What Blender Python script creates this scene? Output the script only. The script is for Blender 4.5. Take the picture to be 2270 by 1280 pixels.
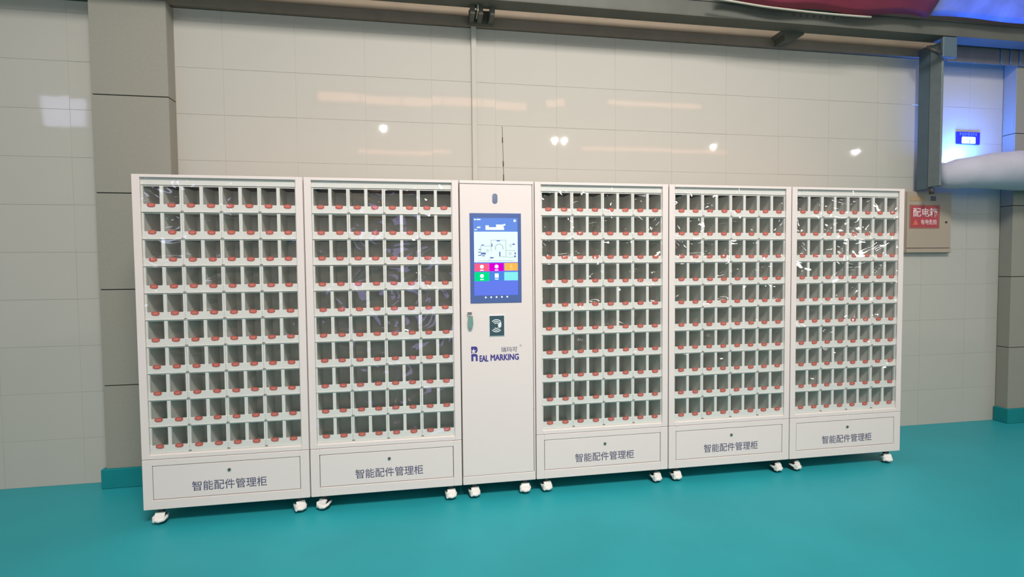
import bpy, bmesh, math, random
from mathutils import Matrix, Vector
random.seed(7)
sc = bpy.context.scene
COL = sc.collection
for o in list(bpy.data.objects): bpy.data.objects.remove(o)

# ------------------------------------------------------------------ camera, world, lights, exposure
YAW, PITCH, ROLL = 0.16686, -0.03833, -0.00939
ca, sa, cb, sb = math.cos(YAW), math.sin(YAW), math.cos(PITCH), math.sin(PITCH)
fw = Vector((sa*cb, ca*cb, sb)); r0 = Vector((ca, -sa, 0)); u0 = r0.cross(fw)
rr = r0*math.cos(ROLL) + u0*math.sin(ROLL); uu = u0*math.cos(ROLL) - r0*math.sin(ROLL)
cam = bpy.data.objects.new('camera', bpy.data.cameras.new('camera')); COL.objects.link(cam)
cam.data.sensor_width = 36; cam.data.lens = 36*1128.4/2270; cam.data.clip_start = .05; cam.data.clip_end = 200
M = Matrix((rr, uu, -fw)).transposed().to_4x4(); M.translation = Vector((1.52162, -2.98363, 1.37149))
cam.matrix_world = M; sc.camera = cam

w = bpy.data.worlds.new('world'); sc.world = w; w.use_nodes = True
w.node_tree.nodes['Background'].inputs[0].default_value = (1.0, .955, .925, 1)
w.node_tree.nodes['Background'].inputs[1].default_value = 0.42

def area(name, loc, target, sx, sy, power, col=(1, 1, 1)):
    l = bpy.data.lights.new(name, 'AREA'); l.shape = 'RECTANGLE'; l.size = sx; l.size_y = sy
    l.energy = power; l.color = col
    o = bpy.data.objects.new(name, l); COL.objects.link(o); o.location = loc
    o.rotation_euler = (Vector(target)-Vector(loc)).to_track_quat('-Z', 'Y').to_euler()
    return o
area('hall_ceiling_light', (2.5, -5.2, 6.6), (2.4, .5, 1.4), 2.6, 1.2, 165, (1, .93, .89)).data.spread = math.radians(95)

sc.view_settings.view_transform = 'Standard'; sc.view_settings.look = 'None'
sc.view_settings.gamma = 1; sc.view_settings.exposure = 0; sc.view_settings.use_curve_mapping = False

# ------------------------------------------------------------------ materials
def lin(c): return tuple(((v/255)/12.92 if v/255 <= .04045 else ((v/255+.055)/1.055)**2.4) for v in c)
def mat(name, rgb, rough=.5, metal=0, spec=.5, vary=0, scale=4, bump=0, bscale=30, emit=0, coat=0):
    m = bpy.data.materials.new(name); m.use_nodes = True; nt = m.node_tree; b = nt.nodes['Principled BSDF']
    c = lin(rgb); b.inputs['Base Color'].default_value = (*c, 1)
    b.inputs['Roughness'].default_value = rough; b.inputs['Metallic'].default_value = metal
    b.inputs['Specular IOR Level'].default_value = spec; b.inputs['Coat Weight'].default_value = coat
    if emit: b.inputs['Emission Color'].default_value = (*c, 1); b.inputs['Emission Strength'].default_value = emit
    if vary or bump:
        tc = nt.nodes.new('ShaderNodeTexCoord')
    if vary:
        n = nt.nodes.new('ShaderNodeTexNoise'); n.inputs['Scale'].default_value = scale; n.inputs['Detail'].default_value = 6
        nt.links.new(tc.outputs['Object'], n.inputs['Vector'])
        mr = nt.nodes.new('ShaderNodeMapRange'); mr.inputs['From Min'].default_value = .3; mr.inputs['From Max'].default_value = .7
        mr.inputs['To Min'].default_value = 1-vary; mr.inputs['To Max'].default_value = 1+vary
        nt.links.new(n.outputs['Fac'], mr.inputs['Value'])
        mx = nt.nodes.new('ShaderNodeVectorMath'); mx.operation = 'SCALE'; mx.inputs[0].default_value = c
        nt.links.new(mr.outputs['Result'], mx.inputs['Scale']); nt.links.new(mx.outputs[0], b.inputs['Base Color'])
    if bump:
        n2 = nt.nodes.new('ShaderNodeTexNoise'); n2.inputs['Scale'].default_value = bscale; n2.inputs['Detail'].default_value = 3
        nt.links.new(tc.outputs['Object'], n2.inputs['Vector'])
        bp = nt.nodes.new('ShaderNodeBump'); bp.inputs['Strength'].default_value = bump; bp.inputs['Distance'].default_value = .01
        nt.links.new(n2.outputs['Fac'], bp.inputs['Height']); nt.links.new(bp.outputs[0], b.inputs['Normal'])
    return m
def emis(name, rgb, s=1.0):
    m = bpy.data.materials.new(name); m.use_nodes = True; nt = m.node_tree
    for n in list(nt.nodes): nt.nodes.remove(n)
    e = nt.nodes.new('ShaderNodeEmission'); e.inputs[0].default_value = (*lin(rgb), 1); e.inputs[1].default_value = s
    o = nt.nodes.new('ShaderNodeOutputMaterial'); nt.links.new(e.outputs[0], o.inputs[0]); return m

MT_tile = mat('glazed_tile', (184, 182, 172), rough=.042, spec=.45, vary=.012, scale=2.5, bump=.012, bscale=9)
MT_grout = mat('grout', (186, 182, 170), rough=.9)
MT_floor = mat('teal_epoxy', (40, 156, 164), rough=.45, spec=.25, vary=.07, scale=1.6, bump=.03, bscale=40)
MT_kerb = mat('teal_paint', (20, 130, 134), rough=.6, spec=.2, vary=.06, scale=8)
MT_slab = mat('grey_stone', (150, 148, 136), rough=.55, spec=.3, vary=.03, scale=60)
MT_slabside = mat('grey_stone_edge', (128, 125, 114), rough=.6, spec=.3, vary=.03, scale=60)
MT_joint = mat('dark_joint', (60, 60, 52), rough=.9)
MT_white = mat('white_powder_coat', (230, 218, 212), rough=.42, spec=.35)
MT_white2 = mat('white_plastic', (236, 231, 224), rough=.45, spec=.4)
MT_binfloor = mat('bin_floor', (225, 226, 218), rough=.5)
MT_binwall = mat('bin_wall', (222, 221, 213), rough=.6)
MT_binback = mat('bin_back', (212, 212, 202), rough=.7, vary=.12, scale=9)
MT_red = mat('red_tag', (205, 88, 76), rough=.45)
MT_redin = mat('red_tag_centre', (214, 128, 112), rough=.45)
MT_dark = mat('dark_plastic', (62, 60, 58), rough=.5)
MT_clip = mat('grey_clip', (112, 108, 100), rough=.6)
MT_rubber = mat('rubber', (40, 42, 42), rough=.7)
MT_ink = mat('blue_grey_ink', (88, 90, 118), rough=.6)
MT_logo = mat('violet_ink', (66, 58, 140), rough=.5)
MT_steel = mat('green_grey_steel', (88, 91, 82), rough=.6, vary=.1, scale=6)
MT_steeld = mat('dark_steel', (88, 87, 76), rough=.7, vary=.1, scale=6)
MT_flange = mat('brown_grey_edge', (134, 120, 106), rough=.8, vary=.08, scale=10)
MT_tan = mat('tan_render', (156, 140, 120), rough=.9, vary=.06, scale=5)
MT_ceil = mat('dark_ceiling', (60, 58, 54), rough=.9)
MT_redcloth = mat('red_sheet', (140, 48, 68), rough=.6, vary=.15, scale=3)
MT_blueclo = mat('blue_tinted_sheet', (150, 156, 220), rough=.6, vary=.2, scale=6)  # blue lamp light put into the sheet's own colour
MT_chan = mat('blue_grey_channel', (82, 102, 112), rough=.5, vary=.06, scale=12)
MT_chan2 = mat('blue_grey_cover', (110, 122, 124), rough=.5, vary=.08, scale=20)
MT_fascia = mat('fascia_steel', (98, 100, 106), rough=.65, vary=.12, scale=9)
MT_duct = mat('grey_wrap', (186, 186, 198), rough=.8, vary=.07, scale=7, bump=.3, bscale=12)
MT_box = mat('beige_enamel', (170, 156, 138), rough=.5, vary=.03, scale=5)
MT_boxsign = mat('crimson_sign', (178, 62, 72), rough=.5)
MT_signfrm = mat('sign_frame', (158, 98, 84), rough=.5)
MT_signtxt = mat('pale_lettering', (232, 208, 204), rough=.6)
MT_metal = mat('chrome', (170, 170, 165), rough=.3, metal=.9)
MT_key = mat('teal_key_tag', (112, 150, 138), rough=.5)
MT_reader = mat('slate_reader', (62, 84, 92), rough=.25)
MT_bezel = mat('bezel_glare_tint', (80, 102, 158), rough=.15)  # bluish screen glare put into the bezel's base colour
MT_lens = mat('camera_window', (84, 96, 128), rough=.15)
MT_bluesign = mat('blue_sign', (30, 20, 205), rough=.4)
MT_bluelt = mat('light_blue_marks', (110, 130, 240), rough=.5)
MT_signwin = mat('white_sign_window', (235, 240, 240), rough=.4)
MT_cable = mat('pale_cable', (190, 186, 170), rough=.6)

def glass_mat():
    m = bpy.data.materials.new('wavy_clear_sheet'); m.use_nodes = True; nt = m.node_tree
    for n in list(nt.nodes): nt.nodes.remove(n)
    out = nt.nodes.new('ShaderNodeOutputMaterial'); mix = nt.nodes.new('ShaderNodeMixShader')
    tr = nt.nodes.new('ShaderNodeBsdfTransparent'); tr.inputs[0].default_value = (.978, .985, .982, 1)
    gl = nt.nodes.new('ShaderNodeBsdfGlossy'); gl.inputs['Roughness'].default_value = .02
    fr = nt.nodes.new('ShaderNodeFresnel'); fr.inputs[0].default_value = 1.72
    tc = nt.nodes.new('ShaderNodeTexCoord'); mp = nt.nodes.new('ShaderNodeMapping'); mp.inputs['Scale'].default_value = (4.5, 1, 7)
    n = nt.nodes.new('ShaderNodeTexNoise'); n.inputs['Scale'].default_value = 1.3; n.inputs['Detail'].default_value = 1.2; n.inputs['Distortion'].default_value = .7
    bp = nt.nodes.new('ShaderNodeBump'); bp.inputs['Strength'].default_value = 1; bp.inputs['Distance'].default_value = .020
    L = nt.links.new
    L(tc.outputs['Object'], mp.inputs[0]); L(mp.outputs[0], n.inputs['Vector']); L(n.outputs['Fac'], bp.inputs['Height'])
    L(bp.outputs[0], gl.inputs['Normal'])
    ge = nt.nodes.new('ShaderNodeNewGeometry'); iv = nt.nodes.new('ShaderNodeMath'); iv.operation = 'SUBTRACT'; iv.inputs[0].default_value = 1
    ml = nt.nodes.new('ShaderNodeMath'); ml.operation = 'MULTIPLY'
    L(ge.outputs['Backfacing'], iv.inputs[1]); L(iv.outputs[0], ml.inputs[0]); L(fr.outputs[0], ml.inputs[1]); L(ml.outputs[0], mix.inputs[0])
    L(tr.outputs[0], mix.inputs[1]); L(gl.outputs[0], mix.inputs[2]); L(mix.outputs[0], out.inputs[0])
    return m
MT_glass = glass_mat()

# ------------------------------------------------------------------ mesh helpers
class MB:
    def __init__(s): s.bm = bmesh.new(); s.mats = []
    def _m(s, m):
        if m not in s.mats: s.mats.append(m)
        return s.mats.index(m)
    def box(s, x0, x1, y0, y1, z0, z1, m, bev=0):
        i = s._m(m)
        vs = [s.bm.verts.new((x, y, z)) for x in (x0, x1) for y in (y0, y1) for z in (z0, z1)]
        fs = [s.bm.faces.new([vs[k] for k in f]) for f in ((0,1,3,2),(4,6,7,5),(0,4,5,1),(2,3,7,6),(0,2,6,4),(1,5,7,3))]
        for f in fs: f.material_index = i
        if bev:
            es = set(e for f in fs for e in f.edges)
            rb = bmesh.ops.bevel(s.bm, geom=list(es), offset=bev, segments=1, affect='EDGES')
            for f in rb['faces']: f.material_index = i
        return s
    def prism(s, pts, y0, y1, m, m_front=None):      # outline in (x,z), extruded along y; front at y0
        i = s._m(m); j = s._m(m_front) if m_front else i
        a = [s.bm.verts.new((x, y0, z)) for x, z in pts]; b = [s.bm.verts.new((x, y1, z)) for x, z in pts]
        f = s.bm.faces.new(a); f.material_index = j
        f = s.bm.faces.new(b[::-1]); f.material_index = i
        n = len(pts)
        for k in range(n):
            f = s.bm.faces.new((a[k], b[k], b[(k+1) % n], a[(k+1) % n])); f.material_index = i
        return s
    def ell(s, cx, cz, rx, rz, y0, y1, m, n=16, m_front=None, power=1.0):
        pts = []
        for k in range(n):
            t = 2*math.pi*k/n; c, q = math.cos(t), math.sin(t)
            pts.append((cx+rx*math.copysign(abs(c)**power, c), cz+rz*math.copysign(abs(q)**power, q)))
        return s.prism(pts, y0, y1, m, m_front)
    def tube(s, path, rads, m, n=12, smooth=True):
        i = s._m(m); rings = []
        P = [Vector(p) for p in path]
        if not isinstance(rads, (list, tuple)): rads = [rads]*len(P)
        for k, p in enumerate(P):
            d = (P[min(k+1, len(P)-1)]-P[max(k-1, 0)]).normalized()
            up = Vector((0, 0, 1)) if abs(d.z) < .9 else Vector((0, 1, 0))
            a = d.cross(up).normalized(); b = d.cross(a).normalized(); rd = rads[k]
            rings.append([s.bm.verts.new(p+a*rd*math.cos(2*math.pi*q/n)+b*rd*math.sin(2*math.pi*q/n)) for q in range(n)])
        for k in range(len(rings)-1):
            for q in range(n):
                f = s.bm.faces.new((rings[k][q], rings[k][(q+1) % n], rings[k+1][(q+1) % n], rings[k+1][q])); f.material_index = i; f.smooth = smooth
        for rg in (rings[0][::-1], rings[-1]):
            f = s.bm.faces.new(rg); f.material_index = i
        return s
    def mesh(s, name):
        bmesh.ops.recalc_face_normals(s.bm, faces=s.bm.faces[:])
        me = bpy.data.meshes.new(name); s.bm.to_mesh(me); s.bm.free()
        for m in s.mats: me.materials.append(m)
        return me
    def obj(s, name, parent=None, loc=(0, 0, 0), **tags):
        return link(name, s.mesh(name), parent, loc, **tags)

def link(name, me, parent=None, loc=(0, 0, 0), **tags):
    o = bpy.data.objects.new(name, me); COL.objects.link(o); o.location = loc
    if parent: o.parent = parent
    for k, v in tags.items(): o[k] = v
    return o
def thing(name, loc=(0, 0, 0), **tags): return link(name, None, None, loc, **tags)

def lettering(name, text, m, parent, cx, cz, y, width, height, fat=0.0, depth=.0006, bold=0, **tags):
    """text standing in the x-z plane facing -y, fitted to width x height, centred on (cx, cz)"""
    c = bpy.data.curves.new(name, 'FONT'); c.body = text; c.offset = fat; c.resolution_u = 2
    t = bpy.data.objects.new(name, c); COL.objects.link(t); bpy.context.view_layer.update()
    me = bpy.data.meshes.new_from_object(t.evaluated_get(bpy.context.evaluated_depsgraph_get()))
    bpy.data.objects.remove(t)
    xs = [v.co.x for v in me.vertices]; ys = [v.co.y for v in me.vertices]
    kx = width/(max(xs)-min(xs)); kz = height/(max(ys)-min(ys)); mx = (max(xs)+min(xs))/2; my = (max(ys)+min(ys))/2
    bm = bmesh.new(); bm.from_mesh(me)
    for v in bm.verts: v.co = Vector(((v.co.x-mx)*kx, 0, (v.co.y-my)*kz))
    r = bmesh.ops.extrude_face_region(bm, geom=bm.faces[:])
    for v in [g for g in r['geom'] if isinstance(g, bmesh.types.BMVert)]: v.co.y -= depth
    bmesh.ops.recalc_face_normals(bm, faces=bm.faces[:])
    if bold:                                       # heavier strokes: shifted solid copies, each a hair in front of the last
        src = bm.faces[:]+bm.edges[:]+bm.verts[:]
        for k, (dx, dz) in enumerate(((bold, 0), (-bold, 0), (0, bold*.7), (bold*.5, -bold*.7), (-bold*.5, bold*.3))):
            for v in bmesh.ops.duplicate(bm, geom=src)['geom']:
                if isinstance(v, bmesh.types.BMVert): v.co.x += dx; v.co.z += dz; v.co.y -= .00025*(k+1)
    bm.to_mesh(me); bm.free(); me.materials.clear(); me.materials.append(m)
    return link(name, me, parent, (cx, y, cz), **tags)

# ------------------------------------------------------------------ the setting
YW = .70                       # face of the tiled wall
MB().box(-6, 11, -14, 1.2, -.08, 0, MT_floor).obj('floor', kind='structure', label='smooth teal epoxy painted floor')
wall = MB().box(-6, 9.5, YW+.0008, YW+.16, 0, 3.087, MT_grout).obj('wall_back', kind='structure', label='glossy cream tiled back wall')
TP, TX0, TH = .4533, .2206, .301
tile_cache = {}
def tile(x0, x1, z0, z1):
    g = .0007
    key = (round(x1-x0, 3), round(z1-z0, 3))
    if key not in tile_cache:
        tile_cache[key] = MB().box(g, key[0]-g, 0, .003, g, key[1]-g, MT_tile, bev=.0005).mesh('tile')
    o = link('tile', tile_cache[key], wall, (x0, YW-.001+random.uniform(-.0003, .0003), z0))
    o.rotation_euler = (random.uniform(-.0012, .0012), 0, random.uniform(-.0012, .0012))
def tiles(xa, xb):
    xs = [xa]
    k = math.floor((xa-TX0)/TP)
    for i in range(k, k+40):
        x = TX0+TP*i
        if xa+.01 < x < xb-.01: xs.append(x)
    xs.append(xb)
    for x0, x1 in zip(xs, xs[1:]):
        for j in range(10): tile(x0, x1, j*TH, (j+1)*TH)
        tile(x0, x1, 10*TH, 3.087)
tiles(-1.9, -.505); tiles(-.07, 6.452); tiles(7.024, 9.45)
# strip above the tiles
MB().box(-6, 9.5, YW-.03, YW+.16, 3.090, 3.152, MT_flange).obj('trim_1', kind='structure', label='brown grey ledge capping the tiled wall')
MB().box(-6, 9.5, YW, YW+.16, 3.154, 3.40, MT_tan).obj('wall_top', kind='structure', label='tan rendered wall strip above the tiles')
MB().box(-6, 9.5, YW-.01, YW+.16, 3.402, 3.80, MT_ceil).obj('trim_2', kind='structure', label='dark strip above the tan wall strip')  # dark strip added to fill the band above the beam
MB().box(-6, 9.5, .45, YW+.2, 3.802, 3.9, MT_ceil).obj('ceiling', kind='structure', label='dark roof edge over the wall')

def column(x0, x1, label, zt=3.08):
    t = thing('column', ((x0+x1)/2, .65, 0), label=label, category='column', group='grey clad columns')
    ox = -(x0+x1)/2; oy = -.65
    yf = .60
    MB().box(x0+.004+ox, x1-.004+ox, yf+.008+oy, YW+.15+oy, 0, zt, MT_joint).obj('core', t)
    zs = [0, .048, .655, 1.265, 1.872, 2.480, zt]
    for a, b in zip(zs, zs[1:]):
        if b < .1: continue
        g = .003
        MB().box(x0+ox, x1+ox, yf+oy, yf+.012+oy, a+g, b-g, MT_slab, bev=.001).obj('slab', t)
        for xa in (x0, x1-.012):
            MB().box(xa+ox, xa+.012+ox, yf+.0125+oy, YW-.003+oy, a+g, b-g, MT_slab, bev=.001).obj('side_slab', t)
    MB().box(x0-.022+ox, x1+.022+ox, yf-.022+oy, YW-.004+oy, 0, .125, MT_kerb, bev=.004).obj('base_kerb', t, label='teal painted kerb')
    return t
column(-.505, -.07, 'grey stone clad column behind the leftmost cabinet')
column(6.455, 7.02, 'grey stone clad column at the right edge, past the electrical box')

# ------------------------------------------------------------------ part cabinets
W, WC, H, Z0 = .85822, .44649, 1.80, .09
MW = .195; RP = .1442; DEP = .18
def bin_mesh(clip):
    b = MB()
    b.box(0, MW, 0, DEP, 0, .005, MT_binfloor)
    b.box(.0005, MW-.0005, -.003, .004, -.001, .041, MT_white2, bev=.001)
    b.box(.0005, MW-.0005, -.0045, -.003, -.001, .004, MT_white2)            # rolled lower edge
    for x0 in (.0006, MW-.0092):
        b.box(x0, x0+.0086, 0, .012, .005, .1405, MT_white2)
    for x0 in (.0006, MW-.003):
        b.box(x0, x0+.0024, .012, DEP, .005, .136, MT_binwall)
    b.box(0, MW, DEP-.003, DEP, .005, .1405, MT_binback)
    b.box(0, MW, .004, .010, .136, .1405, MT_white2)
    if clip: b.box(-.004, .011, -.0055, -.003, .002, .0062, MT_clip)
    return b.mesh('bin_tray')
ME_bin = bin_mesh(False); ME_binc = bin_mesh(True)
_d = MB(); _d.box(-.0088, .0088, 0, .010, .041, .1405, MT_white2, bev=.001); _d.box(-.0015, .0015, .010, DEP-.004, .006, .1405, MT_binwall)
ME_div = _d.mesh('divider')
_t = MB(); _t.ell(0, 0, .0205, .0115, -.0020, 0, MT_red, power=.8); _t.ell(0, 0, .0130, .0060, -.0030, -.0020, MT_redin, power=.8)
ME_tag = _t.mesh('number_tag')

def caster(parent, x, y, rot):
    b = MB()
    b.box(-.019, .019, -.019, .019, .083, .0905, MT_white2)           # top plate
    b.box(-.013, .013, -.013, .013, .052, .083, MT_dark)              # swivel stem
    # curved white hood wrapping the wheel
    pts = []; pin = []
    for k in range(13):
        a = math.radians(118+k*(92/12)); pts.append((.033*math.cos(a), .033*math.sin(a)+.033)); pin.append((.0265*math.cos(a), .0265*math.sin(a)+.033))
    prof = pts+pin[::-1]
    i = b._m(MT_white2)
    for xa, xb in ((-.024, .024),):
        A = [b.bm.verts.new((xa, p[0], p[1])) for p in prof]; B = [b.bm.verts.new((xb, p[0], p[1])) for p in prof]; n = len(prof)
        for k in range(n):
            f = b.bm.faces.new((A[k], A[(k+1) % n], B[(k+1) % n], B[k])); f.material_index = i
        for k in range(12):
            for S in (A, B):
                f = b.bm.faces.new((S[k], S[k+1], S[n-2-k], S[n-1-k])); f.material_index = i
    # white bumper lip round the front
    b.tube([(-.026, .018, .040), (-.027, -.016, .032), (-.018, -.034, .026), (0, -.039, .024), (.018, -.034, .026), (.027, -.016, .032), (.026, .018, .040)],
           [.006, .009, .0105, .011, .0105, .009, .006], MT_white2, 8)
    o = b.obj('caster', parent, (x, y, 0)); o.rotation_euler.z = rot
    wb = MB(); wb.tube([(-.017, 0, .0262), (.017, 0, .0262)], .026, MT_rubber, 18, smooth=False)
    wb.tube([(-.019, 0, .0262), (.019, 0, .0262)], .010, MT_dark, 10)
    wb.obj('wheel', o)
    p = MB(); p.box(-.034, -.020, -.040, -.012, .014, .050, MT_white2, bev=.005); p.obj('brake_pedal', o)
    return o

def shell(b, w, z0, z1, y0, y1, m, t=.016, e=.003):
    b.box(e, e+t, y0, y1, z0, z1, m, bev=.002); b.box(w-e-t, w-e, y0, y1, z0, z1, m, bev=.002)
    b.box(e+t, w-e-t, y0, y1, z1-t, z1, m); b.box(e+t, w-e-t, y0, y1, z0, z0+t, m)
    b.box(e+t, w-e-t, y1-.01, y1, z0+t, z1-t, m)

body = MB(); YB = .53
shell(body, W, Z0+.265, Z0+H, .020, YB, MT_white)
shell(body, W, Z0, Z0+.2635, .020, YB, MT_white)
# lower front frame around the flap
e = .003
zd = Z0+.2745
body.box(e, .0515, 0, .0205, Z0, zd-.0025, MT_white, bev=.002); body.box(W-.0515, W-e, 0, .0205, Z0, zd-.0025, MT_white, bev=.002)
body.box(.0515, W-.0515, 0, .0205, Z0, Z0+.0515, MT_white, bev=.002); body.box(.0515, W-.0515, 0, .0205, Z0+.2385, zd-.0025, MT_white, bev=.002)
# fascias round the trays, behind the glass
body.box(.0195, W-.0195, .014, .020, 1.8365, 1.872, MT_white2)
body.box(.0195, .0405, .014, .35, .38, 1.8365, MT_white2); body.box(.8215, W-.0195, .014, .35, .38, 1.8365, MT_white2)
body.box(.0405, .8215, .010, .35, Z0+.282, .3935, MT_white2)
ME_body = body.mesh('cabinet_body')
df = MB()
zb, zt, xi = .388, 1.8735, .0410
df.box(e, xi, 0, .012, zd, Z0+H-.0005, MT_white, bev=.002); df.box(W-xi, W-e, 0, .012, zd, Z0+H-.0005, MT_white, bev=.002)
df.box(xi, W-xi, 0, .012, zd, zb, MT_white, bev=.0015); df.box(xi, W-xi, 0, .012, zt, Z0+H-.0005, MT_white, bev=.0015)
ME_frame = df.mesh('door_frame')
ME_flap = MB().box(.0545, W-.0545, .002, .014, Z0+.0545, Z0+.2355, MT_white, bev=.0015).mesh('flap_door')
ME_lock = MB().ell(0, 0, .0085, .0085, -.006, 0, MT_metal).ell(0, 0, .0045, .0045, -.0068, -.006, MT_dark).mesh('lock')

def cabinet(x, label, rots):
    t = thing('parts_cabinet', (x, 0, 0), label=label, category='cabinet', group='glass fronted parts cabinets')
    link('cabinet_body', ME_body, t)
    f = link('door_frame', ME_frame, t)
    g = MB().box(xi-.001, W-xi+.001, .0055, .0065, zb-.001, zt+.001, MT_glass).mesh('glass_pane')
    # shift the wave pattern from door to door
    go = link('glass_pane', g, f)
    go.location.x = 0
    fl = link('flap_door', ME_flap, t)
    link('lock', ME_lock, fl, (W/2+.008, .002, .283))
    lettering('lettering', '智能配件管理柜', MT_ink, fl, .437, .204, .0019, .382, .054, fat=.004)
    for r in range(10):
        z = 1.693-RP*r-.003+.003
        for k in range(4):
            b = link('bin_tray', ME_binc if k else ME_bin, t, (.0410+.195*k, .0140, z))
            link('divider', ME_div, b, (MW/2, 0, 0))
            for xx in (.049, .1465):
                tg = link('number_tag', ME_tag, b, (xx+random.uniform(-.002, .002), -.003, .0355+random.uniform(-.001, .001)))
                tg.rotation_euler.y = random.uniform(-.06, .06)
    for (cx, cy), ro in zip(((.07, .045), (W-.07, .045), (.07, YB-.05), (W-.07, YB-.05)), rots): caster(t, cx, cy, ro)
    return t
XS = [0, W, 2*W+WC, 3*W+WC, 4*W+WC]
LB = ['leftmost glass fronted parts cabinet, standing partly in front of the grey column',
      'glass fronted parts cabinet directly left of the touchscreen cabinet',
      'glass fronted parts cabinet directly right of the touchscreen cabinet',
      'glass fronted parts cabinet second from the right end of the row',
      'rightmost glass fronted parts cabinet, beside the electrical box']
RT = [(.1, .5, .3, 0), (-.5, .2, 0, 0), (.25, .35, 0, 0), (.15, .35, 0, 0), (.5, -.3, 0, 0)]
for x, l, ro in zip(XS, LB, RT): cabinet(x, l, ro)

# ------------------------------------------------------------------ touchscreen control cabinet
XC = 2*W
t = thing('control_cabinet', (XC, 0, 0), label='narrow white control cabinet with a touchscreen in the middle of the row', category='cabinet')
b = MB(); shell(b, WC, Z0, Z0+H, .018, YB, MT_white)
b.box(e, WC-e, 0, .018, Z0, .139, MT_white, bev=.002)
b.box(e, WC-e, 0, .018, 1.8715, Z0+H, MT_white, bev=.002)
b.box(.436, WC-e, 0, .018, .139, 1.8715, MT_white)
b.obj('cabinet_body', t)
d = MB().box(.0045, .4325, .0008, .017, .1415, 1.8690, MT_white, bev=.0015).obj('door', t)
# capsule shaped camera window
pts = []
for k in range(16):
    a = math.pi*k/15; pts.append((.0165*math.cos(a), .0165+.0135*math.sin(a)) )
pts = [(.0155*math.cos(math.pi*k/10), .0145+.0155*math.sin(math.pi*k/10)) for k in range(11)] + \
      [(-.0155*math.cos(math.pi*k/10), -.0145-.0155*math.sin(math.pi*k/10)) for k in range(11)]
MB().prism(pts, -.0015, 0, MT_lens).obj('camera_window', d, (.2105, .0008, 1.786))
# touchscreen
sx0, sx1, sz0, sz1 = .0600, .3650, 1.172, 1.700
s = MB().box(sx0, sx1, -.003, .0005, sz0, sz1, MT_bezel, bev=.001).obj('touchscreen', t)
def SX(u): return sx0+(sx1-sx0)*u
def SZ(v): return sz1-(sz1-sz0)*v
def panel(name, rects, depth=.0006, base=-.0031):
    q = MB()
    for i, (ua, va, ub, vb, m) in enumerate(rects): q.box(SX(ua), SX(ub), base-depth, base, SZ(vb), SZ(va), m)
    return q.obj(name, s)
E_bg = emis('screen_blue', (104, 128, 240)); E_top = emis('screen_blue_top', (112, 150, 235)); E_w = emis('screen_white', (232, 255, 255), 1.25)
E_pic = emis('screen_picture', (226, 252, 250), 1.15)
E_pink = emis('screen_pink', (255, 100, 140)); E_mag = emis('screen_magenta', (226, 0, 215)); E_or = emis('screen_orange', (255, 190, 92))
E_gr = emis('screen_green', (0, 230, 140)); E_bl = emis('screen_midblue', (78, 140, 230)); E_cy = emis('screen_cyan', (140, 245, 245))
E_line = emis('screen_grey_line', (150, 175, 175)); E_lineb = emis('screen_blue_line', (90, 110, 190)); E_nav = emis('screen_navbar', (70, 92, 165))
panel('screen_background', [(.07, .052, .93, .21, E_top), (.075, .21, .93, .915, E_bg)])
panel('screen_logo', [(.305, .135, .37, .185, E_w), (.305, .155, .665, .185, E_w), (.51, .125, .655, .157, E_w), (.655, .118, .69, .137, E_w),
                      (.14, .15, .205, .165, E_w), (.09, .178, .14, .188, E_w), (.085, .064, .12, .078, E_w), (.135, .064, .21, .077, E_w)], base=-.0037)
MB().ell(SX(.875), SZ(.082), .0075, .0075, -.0043, -.0037, E_w).obj('screen_icon', s)
panel('screen_picture', [(.08, .205, .93, .545, E_pic)], base=-.0037)
ln = []
def seg(ua, va, ub, vb, m=E_line, th=.004): ln.append((min(ua, ub)-th/2, min(va, vb)-th*.28, max(ua, ub)+th/2, max(va, vb)+th*.28, m))
for a in ((.41, .30, .70, .30), (.41, .30, .41, .425), (.70, .30, .70, .485), (.60, .485, .70, .485), (.21, .365, .41, .365), (.21, .365, .21, .47),
          (.71, .415, .87, .415), (.87, .415, .87, .49), (.71, .49, .87, .49), (.15, .53, .85, .53), (.37, .51, .37, .53)): seg(*a, th=.008)
for a in ((.17, .40, .21, .405), (.16, .43, .20, .435), (.16, .465, .22, .47), (.22, .35, .27, .355), (.52, .30, .58, .31), (.39, .49, .45, .50),
          (.83, .34, .87, .35), (.57, .43, .585, .48), (.42, .34, .43, .37), (.87, .44, .89, .455), (.86, .475, .89, .487)): seg(*a, m=E_lineb, th=.008)
for a in ((.22, .44, .30, .455), (.24, .47, .28, .475)): seg(*a, m=E_lineb, th=.01)
for k in range(14):
    a = math.pi*(-.1+1.25*k/13); seg(.565+.075*math.cos(a), .385-.042*math.sin(a), .565+.075*math.cos(a), .385-.042*math.sin(a), th=.016)
for k in range(8):
    a = math.pi*2*k/8
    for cu, cv in ((.335, .415), (.78, .45), (.79, .36)): seg(cu+.022*math.cos(a), cv+.013*math.sin(a), cu+.022*math.cos(a), cv+.013*math.sin(a), th=.012)
panel('screen_drawing', ln, base=-.0043)
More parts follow.
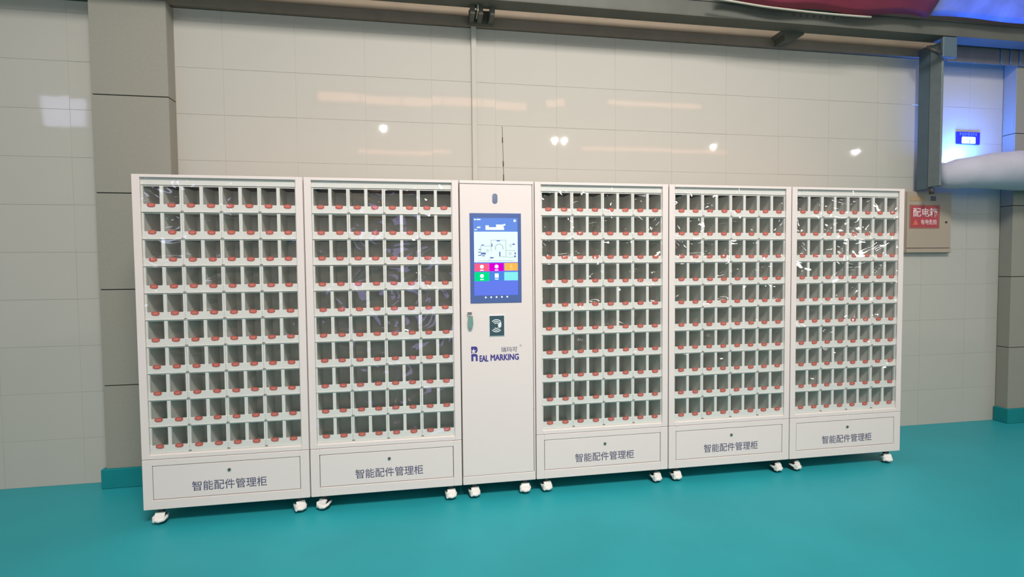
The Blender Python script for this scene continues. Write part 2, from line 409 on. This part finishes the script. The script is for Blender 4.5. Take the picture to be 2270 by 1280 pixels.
for (ua, va, ub, vb, m) in ((.085, .557, .365, .645, E_pink), (.372, .555, .65, .645, E_mag), (.665, .553, .93, .64, E_or),
                            (.085, .655, .365, .755, E_gr), (.375, .655, .65, .75, E_bl), (.66, .655, .93, .75, E_cy)):
    q = MB().box(SX(ua), SX(ub), -.0043, -.0037, SZ(vb), SZ(va), m)
    cu, cv = (ua+ub)/2, va+(vb-va)*.42
    if m is not E_cy:
        mi = E_w if m is not E_or else emis('screen_pale_orange', (255, 214, 120))
        if m is E_bl: q.box(SX(cu-.038), SX(cu+.038), -.0048, -.0043, SZ(cv+.024), SZ(cv-.024), mi)
        elif m is E_or: q.prism([(SX(cu-.035), SZ(cv+.02)), (SX(cu+.035), SZ(cv+.02)), (SX(cu), SZ(cv-.026))], -.0048, -.0043, mi)
        else: q.ell(SX(cu), SZ(cv), .0115, .0115, -.0048, -.0043, mi)
        q.box(SX(cu-.035), SX(cu+.035), -.0048, -.0043, SZ(cv+.044), SZ(cv+.034), mi)
    q.obj('menu_button', s)
for k in range(5):
    MB().ell(SX(.295+.105*k), SZ(.937-.001*k), .0052, .0052, -.0042, -.0031, E_w).obj('navigation_dot', s)
# card reader with a contactless emblem
rx, rz = .2145, 1.036
rd = MB().box(rx-.0475, rx+.0475, -.0025, .0006, rz-.0635, rz+.0635, MT_signwin, bev=.001).box(rx-.0435, rx+.0435, -.004, -.0025, rz-.0595, rz+.0595, MT_reader).obj('card_reader', t)
def arc(q, cx, cz, r, a0, a1, th, y0, y1, m, n=10):
    o_ = [(cx+(r+th)*math.cos(a0+(a1-a0)*k/n), cz+(r+th)*math.sin(a0+(a1-a0)*k/n)) for k in range(n+1)]
    i_ = [(cx+r*math.cos(a0+(a1-a0)*k/n), cz+r*math.sin(a0+(a1-a0)*k/n)) for k in range(n+1)][::-1]
    q.prism(o_+i_, y0, y1, m)
q = MB()
for r_, sgn in ((.012, 1), (.022, 1), (.032, 1), (.012, -1), (.022, -1), (.032, -1)):
    arc(q, rx-.003, rz+.002*sgn, r_, sgn*math.radians(42), sgn*math.radians(138), .0045, -.0048, -.004, MT_signwin)
q.ell(rx+.016, rz+.002, .010, .014, -.0052, -.0040, MT_signwin); q.ell(rx+.022, rz+.014, .0045, .009, -.0056, -.0045, MT_signwin)
q.obj('contactless_emblem', rd)
# lock with key and hanging fob
k_ = MB().box(.043, .060, -.012, .0008, 1.062, 1.122, MT_white2, bev=.002).ell(.0515, 1.095, .007, .007, -.016, -.012, MT_metal).obj('door_lock', t)
MB().box(.040, .066, -.014, -.0125, 1.105, 1.122, MT_metal).prism([(.044, 1.09), (.070, 1.10), (.0735, 1.05), (.066, 1.028), (.047, 1.030), (.043, 1.055)], -.022, -.0165, MT_key).obj('key_fob', k_, label='pale teal key fob')
# maker's mark: big R with a star, capitals and three characters
lg = lettering('lettering', 'EAL', MT_logo, t, .1355, .8435, .0009, .050, .036, bold=.0016)
lettering('lettering', 'MARKING', MT_logo, t, .2600, .8465, .0009, .168, .036, bold=.0016)
q = MB()
# squared R built as an outline: stem, bowl and leg
q.box(.0605, .0725, .0001, .0008, .829, .872, MT_logo); q.box(.0865, .098, .0001, .0008, .829, .862, MT_logo)
q.prism([(.0725, .857), (.0865, .857), (.098, .862), (.094, .869), (.086, .872), (.0725, .872)], 0.00005, .0008, MT_logo)
q.prism([(.0600, .916), (.088, .916), (.0945, .912), (.098, .904), (.098, .890), (.0945, .882), (.088, .877), (.060, .877)], 0, .0008, MT_logo)
st = []
for k in range(10):
    a = math.pi/2+k*math.pi/5; rad = .0160 if k % 2 == 0 else .0065; st.append((.0745+rad*math.cos(a), .888+rad*math.sin(a)*1.05))
q.prism(st, -.0008, 0, MT_white)
q.obj('emblem', t)
lettering('lettering', '瑞玛可', MT_ink, t, .2880, .892, .0009, .098, .031, fat=.004)
q = MB(); arc(q, .357, .913, .0052, 0, 2*math.pi*.999, .0012, .0002, .0009, MT_ink, 16); q.box(.355, .356, .0002, .0009, .910, .916, MT_ink); q.obj('registered_mark', t)
for (cx, cy), ro in zip(((.07, .045), (WC-.06, .045), (.07, YB-.05), (WC-.06, YB-.05)), (.3, -.15, 0, 0)): caster(t, cx, cy, ro)

# aerial on top of the control cabinet
an = thing('whip_aerial', (XC+.294, .20, Z0+H), label='thin whip aerial standing on top of the touchscreen cabinet', category='aerial')
MB().tube([(0, 0, 0), (.001, 0, .015)], .007, MT_dark, 10).tube([(.001, 0, .015), (0, 0, .075)], .0035, MT_dark, 8).obj('base', an)
MB().tube([(0, 0, .075), (-.001, 0, .19), (-.006, 0, .374)], .0016, MT_dark, 6).obj('rod', an)
MB().tube([(-.0006, 0, .125), (-.001, 0, .158)], .0038, MT_dark, 8).tube([(-.004, 0, .272), (-.0045, 0, .305)], .0034, MT_dark, 8).obj('coil', an)

# ------------------------------------------------------------------ wall fittings
MB().box(1.862, 1.898, YW-.022, YW-.0025, .02, 3.100, MT_tile, bev=.002).obj('cable_cover', label='white vertical cable cover strip on the tiled wall above the touchscreen', category='cable cover')

bx = thing('electrical_box', (5.69, YW, 1.47), label='beige electrical box with a red sign on the wall right of the cabinets', category='electrical box')
bxw = .222
YBX = .665-YW
MB().box(-bxw, bxw, YBX+.006, -.003, .002, .518, MT_box, bev=.003).obj('housing', bx)
bd = MB().box(-bxw+.004, bxw-.004, YBX-.004, YBX+.005, .046, .514, MT_box, bev=.003).obj('door', bx)
MB().box(-bxw+.002, bxw-.002, YBX-.008, YBX+.005, .006, .040, MT_box, bev=.003).obj('sill', bx)
MB().ell(.165, .262, .009, .009, YBX-.010, YBX-.004, MT_dark).obj('lock', bd)
sg = MB().box(-.196, .100, YBX-.006, YBX-.004, .208, .405, MT_signfrm).box(-.180, .085, YBX-.0075, YBX-.006, .220, .392, MT_boxsign, bev=.0005).obj('warning_sign', bx, label='red warning sign')
lettering('lettering', '配电箱', MT_signtxt, sg, -.045, .342, YBX-.0077, .240, .078, fat=.02)
lettering('lettering', '有电危险', MT_signtxt, sg, -.008, .262, YBX-.0077, .160, .045, fat=.015)
MB().prism([(-.165, .238), (-.112, .238), (-.1385, .285)], YBX-.0082, YBX-.0076, mat('orange_mark', (205, 112, 80))).obj('warning_triangle', sg)
q = MB(); q.box(-.19, -.06, YBX-.006, YBX-.004, .436, .478, mat('ochre_label', (178, 150, 112))); q.obj('small_label', bd)
MB().box(.01, .06, YBX-.006, YBX-.004, .440, .478, mat('slate_label', (88, 84, 100))).obj('small_label', bd)

# blue lit plate on the wall
sp = MB().box(-.117, .117, -.012, 0, -.052, .052, MT_bluesign, bev=.002).obj('wall_sign', loc=(6.093, YW-.003, 2.449), label='small dark blue sign with a white window, lit by blue light', category='sign')
MB().prism([(-.066, -.047), (.066, -.047), (.070, -.040), (.070, .004), (.062, .011), (-.062, .011), (-.070, .004), (-.070, -.040)], -.0135, -.012, MT_signwin).box(.006, .013, -.0145, -.0135, -.044, -.018, MT_bluelt).obj('window', sp)
q = MB()
for k, (dx, wd, hh) in enumerate(((0, .016, .024), (.024, .018, .020), (.048, .012, .024), (.070, .008, .022), (.086, .016, .026), (.110, .018, .022), (.136, .012, .024), (.158, .018, .022))):
    x = -.092+dx
    if k % 3: q.box(x, x+wd, -.0128, -.012, .020, .0225, MT_bluelt)
    else: q.box(x, x+wd*.6, -.0128, -.012, .031, .0335, MT_bluelt)
    q.box(x, x+wd, -.0128, -.012, .020+hh-.003, .020+hh, MT_bluelt)
    q.box(x+wd*.2, x+wd*.2+.003, -.0128, -.012, .0225, .020+hh-.003, MT_bluelt); q.box(x+wd*.65, x+wd*.65+.003, -.0128, -.012, .026, .020+hh-.006, MT_bluelt)
q.obj('marking', sp)

# blue lamp lying behind the wrapped duct
lp = thing('blue_lamp', (6.08, .655, 2.17), label='blue tube lamp on the wall, hidden behind the wrapped duct', category='lamp')
MB().box(-.32, .32, .02, .042, -.03, .02, MT_white2, bev=.003).obj('lamp_body', lp)
MB().tube([(-.30, 0, 0), (.30, 0, 0)], .013, emis('blue_tube', (60, 120, 255), 5), 10).obj('tube', lp)
area('blue_lamp_light', (6.05, .56, 2.24), (6.08, .60, 3.2), .75, .04, 50, (.05, .19, 1.0))

# wrapped duct bundle
path = []; rad = []
P = [(5.615, 2.085, .080), (5.65, 2.090, .098), (5.72, 2.098, .118), (5.82, 2.105, .126), (5.92, 2.112, .131), (6.00, 2.122, .142), (6.10, 2.128, .150), (6.25, 2.130, .156), (6.42, 2.130, .158), (6.70, 2.126, .156), (7.2, 2.12, .15), (9.3, 2.12, .15)]
for x, z, r_ in P: path.append((x, .43+.115*max(0, 1-(x-5.61)/.24)**1.5, z)); rad.append(r_)
q = MB(); q.tube(path, rad, MT_duct, 28); dob = q.mesh('wrapped_duct')
for v in dob.vertices:
    a = math.atan2(v.co.z-2.11, v.co.y-.43); k = 1+.03*math.sin(v.co.x*23+a*2)+.02*math.sin(v.co.x*51-a*3)
    v.co.y = .43+(v.co.y-.43)*k*.95; v.co.z = 2.11+(v.co.z-2.11)*k
link('wrapped_duct', dob, None, label='pale grey wrapped duct bulging out right of the hanging channel', category='duct')

# hanging cable channel above the box
ch = thing('cable_channel', (5.56, .55, 1.99), label='blue grey steel channel hanging from the beam above the electrical box', category='cable channel')
MB().box(-.012, .040, .008, .105, 0, 1.15, MT_chan, bev=.002).obj('channel', ch)
MB().box(-.016, .004, -.092, .006, .012, 1.14, MT_chan2, bev=.003).obj('cover', ch)
MB().tube([(-.004, -.02, .0), (-.004, -.02, -.045)], .018, MT_dark, 10).obj('cable_gland', ch)
q = MB(); q.box(-.045, .085, -.125, -.097, 1.00, 1.16, MT_chan, bev=.006); q.tube([(-.045, -.11, 1.03), (-.12, -.05, 1.10)], .016, MT_dark, 8); q.obj('junction_plate', ch)

# ------------------------------------------------------------------ beam
bm_ = thing('steel_beam', (2.5, .49, 3.155), label='long green grey steel beam running along the top of the wall', category='beam')
q = MB(); q.box(-6, 6.5, -.063, .063, 0, .008, MT_steeld); q.box(-6, 6.5, -.063, .063, .110, .118, MT_steel); q.box(-6, 6.5, -.058, -.046, .008, .110, MT_steel)
q.obj('girder', bm_)
q = MB()
for k in range(7): q.ell(1.72+.055*k, .066, .009, .011, -.0600, -.057, MT_dark, 10)
q.obj('bolt_head', bm_)
for (x0, x1) in ((-.655, -.485), ):
    q = MB()
    for xa in (x0, x0+.055, x1-.035): q.box(xa, xa+.030, .02, .205, -.058, .004, MT_steeld)
    q.box(x0, x1, .150, .178, -.064, .03, MT_steeld); q.box(x0+.045, x0+.052, .0, .12, -.045, -.004, MT_cable)
    q.obj('bracket', bm_)
q = MB(); q.prism([(1.70, 0), (1.90, 0), (1.90, -.012), (1.79, -.066), (1.735, -.066), (1.735, -.02)], .06, .175, MT_steeld); q.obj('bracket', bm_)

fa = thing('steel_fascia', (6.28, .585, 3.033), label='blue grey steel fascia above the blue lit wall, right of the hanging channel', category='fascia')
MB().box(-.545, 1.0, 0, .006, 0, .235, MT_fascia, bev=.002).obj('panel', fa)
for xx in (-.02, .075, .17, .33): MB().box(xx, xx+.018, -.010, -.0005, .004, .20, MT_chan, bev=.002).obj('rib', fa)

# sheets hanging under the roof on the right
def sheet(name, pts, m, **tg):
    """pts: rows of (x, y, z); thickened sheet"""
    b = bmesh.new(); n = len(pts[0]); th = .004
    lay = [[[b.verts.new((x, y, z+dz)) for x, y, z in row] for row in pts] for dz in (0, th)]
    R_, C_ = len(pts), n
    for L_ in lay:
        for i in range(R_-1):
            for j in range(C_-1): b.faces.new((L_[i][j], L_[i+1][j], L_[i+1][j+1], L_[i][j+1]))
    edge = [(0, j) for j in range(C_)]+[(i, C_-1) for i in range(1, R_)]+[(R_-1, j) for j in range(C_-2, -1, -1)]+[(i, 0) for i in range(R_-2, 0, -1)]
    for k in range(len(edge)):
        a, c = edge[k], edge[(k+1) % len(edge)]
        b.faces.new((lay[0][a[0]][a[1]], lay[0][c[0]][c[1]], lay[1][c[0]][c[1]], lay[1][a[0]][a[1]]))
    bmesh.ops.recalc_face_normals(b, faces=b.faces[:])
    for f in b.faces: f.smooth = True
    me = bpy.data.meshes.new(name); b.to_mesh(me); b.free(); me.materials.append(m)
    return link(name, me, None, **tg)
rows = []
for i in range(9):
    f = i/8; row = []
    for j in range(25):
        g = j/24; x = 3.56+1.72*g
        row.append((x, .36-.26*f, 3.245+.26*f-.022*math.sin(math.pi*min(1, g*1.1))*(1-f)+.012*math.sin(x*9+f*4)))
    rows.append(row)
sheet('red_sheet', rows, MT_redcloth, label='dark red plastic sheet sagging above the beam', category='sheet')
rows = []
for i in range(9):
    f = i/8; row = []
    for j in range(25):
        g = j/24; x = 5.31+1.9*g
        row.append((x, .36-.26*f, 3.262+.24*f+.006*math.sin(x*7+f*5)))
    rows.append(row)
sheet('blue_tinted_sheet', rows, MT_blueclo, label='sheet in the top right corner with blue light put into its colour', category='sheet')
cp = []
for k in range(15):
    g = k/14; cp.append((3.50+1.27*g, .330, 3.222-.030*math.sin(math.pi*min(1, g*.62+.0))*1.0+.012*max(0, 1-g*3)))
MB().tube(cp, .007, MT_cable, 8).obj('cable', label='pale cable curving along the lower edge of the red sheet', category='cable')

# ------------------------------------------------------------------ hall behind the camera: strip windows, high bay lamps and added sparkle panels (seen only in reflections)
E_win = emis('warm_daylight', (255, 186, 150), 5); E_lamp = emis('lamp_disc', (255, 250, 246), 110); E_sparkle = emis('white_sparkle', (255, 252, 250), 22); E_day = emis('cool_daylight', (215, 218, 255), 6)
def hall_glow_strip(n, x0, x1, z0, z1, y, m, step):
    b = MB(); x = x0
    while x < x1-.05:
        b.box(x, min(x+step*.97, x1), y, y+.03, z0, z1, m); x += step
    b.box(x0-.1, x1+.1, y-.03, y, z0-.08, z1+.08, MT_steeld)
    b.obj('window_%d' % n, kind='structure', label='bright window strip placed in the unseen hall for its reflection')
hall_glow_strip(1, -.86, 4.0, 5.27, 5.45, -8.0, E_win, .95)
hall_glow_strip(2, 4.5, 4.95, 5.38, 5.54, -8.0, E_win, .6)
hall_glow_strip(3, 6.1, 8.6, 5.48, 5.59, -8.0, E_win, .8)
hall_glow_strip(4, -.7, 2.45, 5.46, 5.58, -14.0, E_win, .9)
hall_glow_strip(5, 7.3, 13.2, 5.80, 5.92, -14.0, E_win, .95)
hall_glow_strip(6, -6.4, -5.6, 4.5, 5.1, -8.0, E_day, .4)
hall_glow_strip(7, -4.4, -3.5, 2.75, 3.2, -8.0, E_day, .92)
LL = {59: 'bright round lamp hanging in the hall, leftmost of the five', 473: 'bright round lamp in the hall, left one of the close pair', 498: 'bright round lamp in the hall, right one of the close pair',
      901: 'bright round lamp hanging alone right of the close pair', 1320: 'bright round lamp hanging in the hall, rightmost of the five'}
for x, y, z in ((.59, -8, 4.62), (4.73, -8, 4.48), (4.98, -8, 4.48), (9.01, -8, 4.45), (13.2, -8, 4.40)):
    lm = thing('high_bay_lamp', (x, y, z+.12), label=LL[round(x*100)], category='lamp', group='high bay lamps in the hall')
    MB().tube([(0, 0, 0), (0, 0, .12), (0, 0, .13)], [.11, .05, .02], MT_metal, 14).obj('shade', lm)
    b = MB(); b.tube([(0, -.02, -.10), (0, 0, -.06), (0, 0, -.005)], [.03, .05, .065], E_lamp, 14); b.obj('bulb', lm)

# bright doorway of the hall, seen only as a lavender gleam in the wavy cabinet doors
E_door = emis('lavender_daylight', (196, 186, 255), 3.2)
b = MB(); b.box(.75, 1.35, -8.0, -7.97, 0.02, 1.9, E_door); b.box(.65, .745, -8.02, -7.94, 0.01, 2.0, MT_steeld); b.box(1.355, 1.45, -8.02, -7.94, 0.01, 2.0, MT_steeld)
b.obj('door_1', kind='structure', label='tall bright doorway at the far side of the hall')

hall_glow_strip(8, 4.2, 4.8, 2.5, 2.8, -8.0, E_sparkle, .62)  # this and the next three: unseen bright panels added for sparkles in cabinet glass
hall_glow_strip(9, 7.1, 7.9, 2.2, 2.45, -8.0, E_sparkle, .4)
hall_glow_strip(10, 11.2, 12.2, 1.9, 2.3, -8.0, E_sparkle, .5)
hall_glow_strip(11, 2.6, 3.0, 2.9, 3.3, -8.0, E_sparkle, .42)
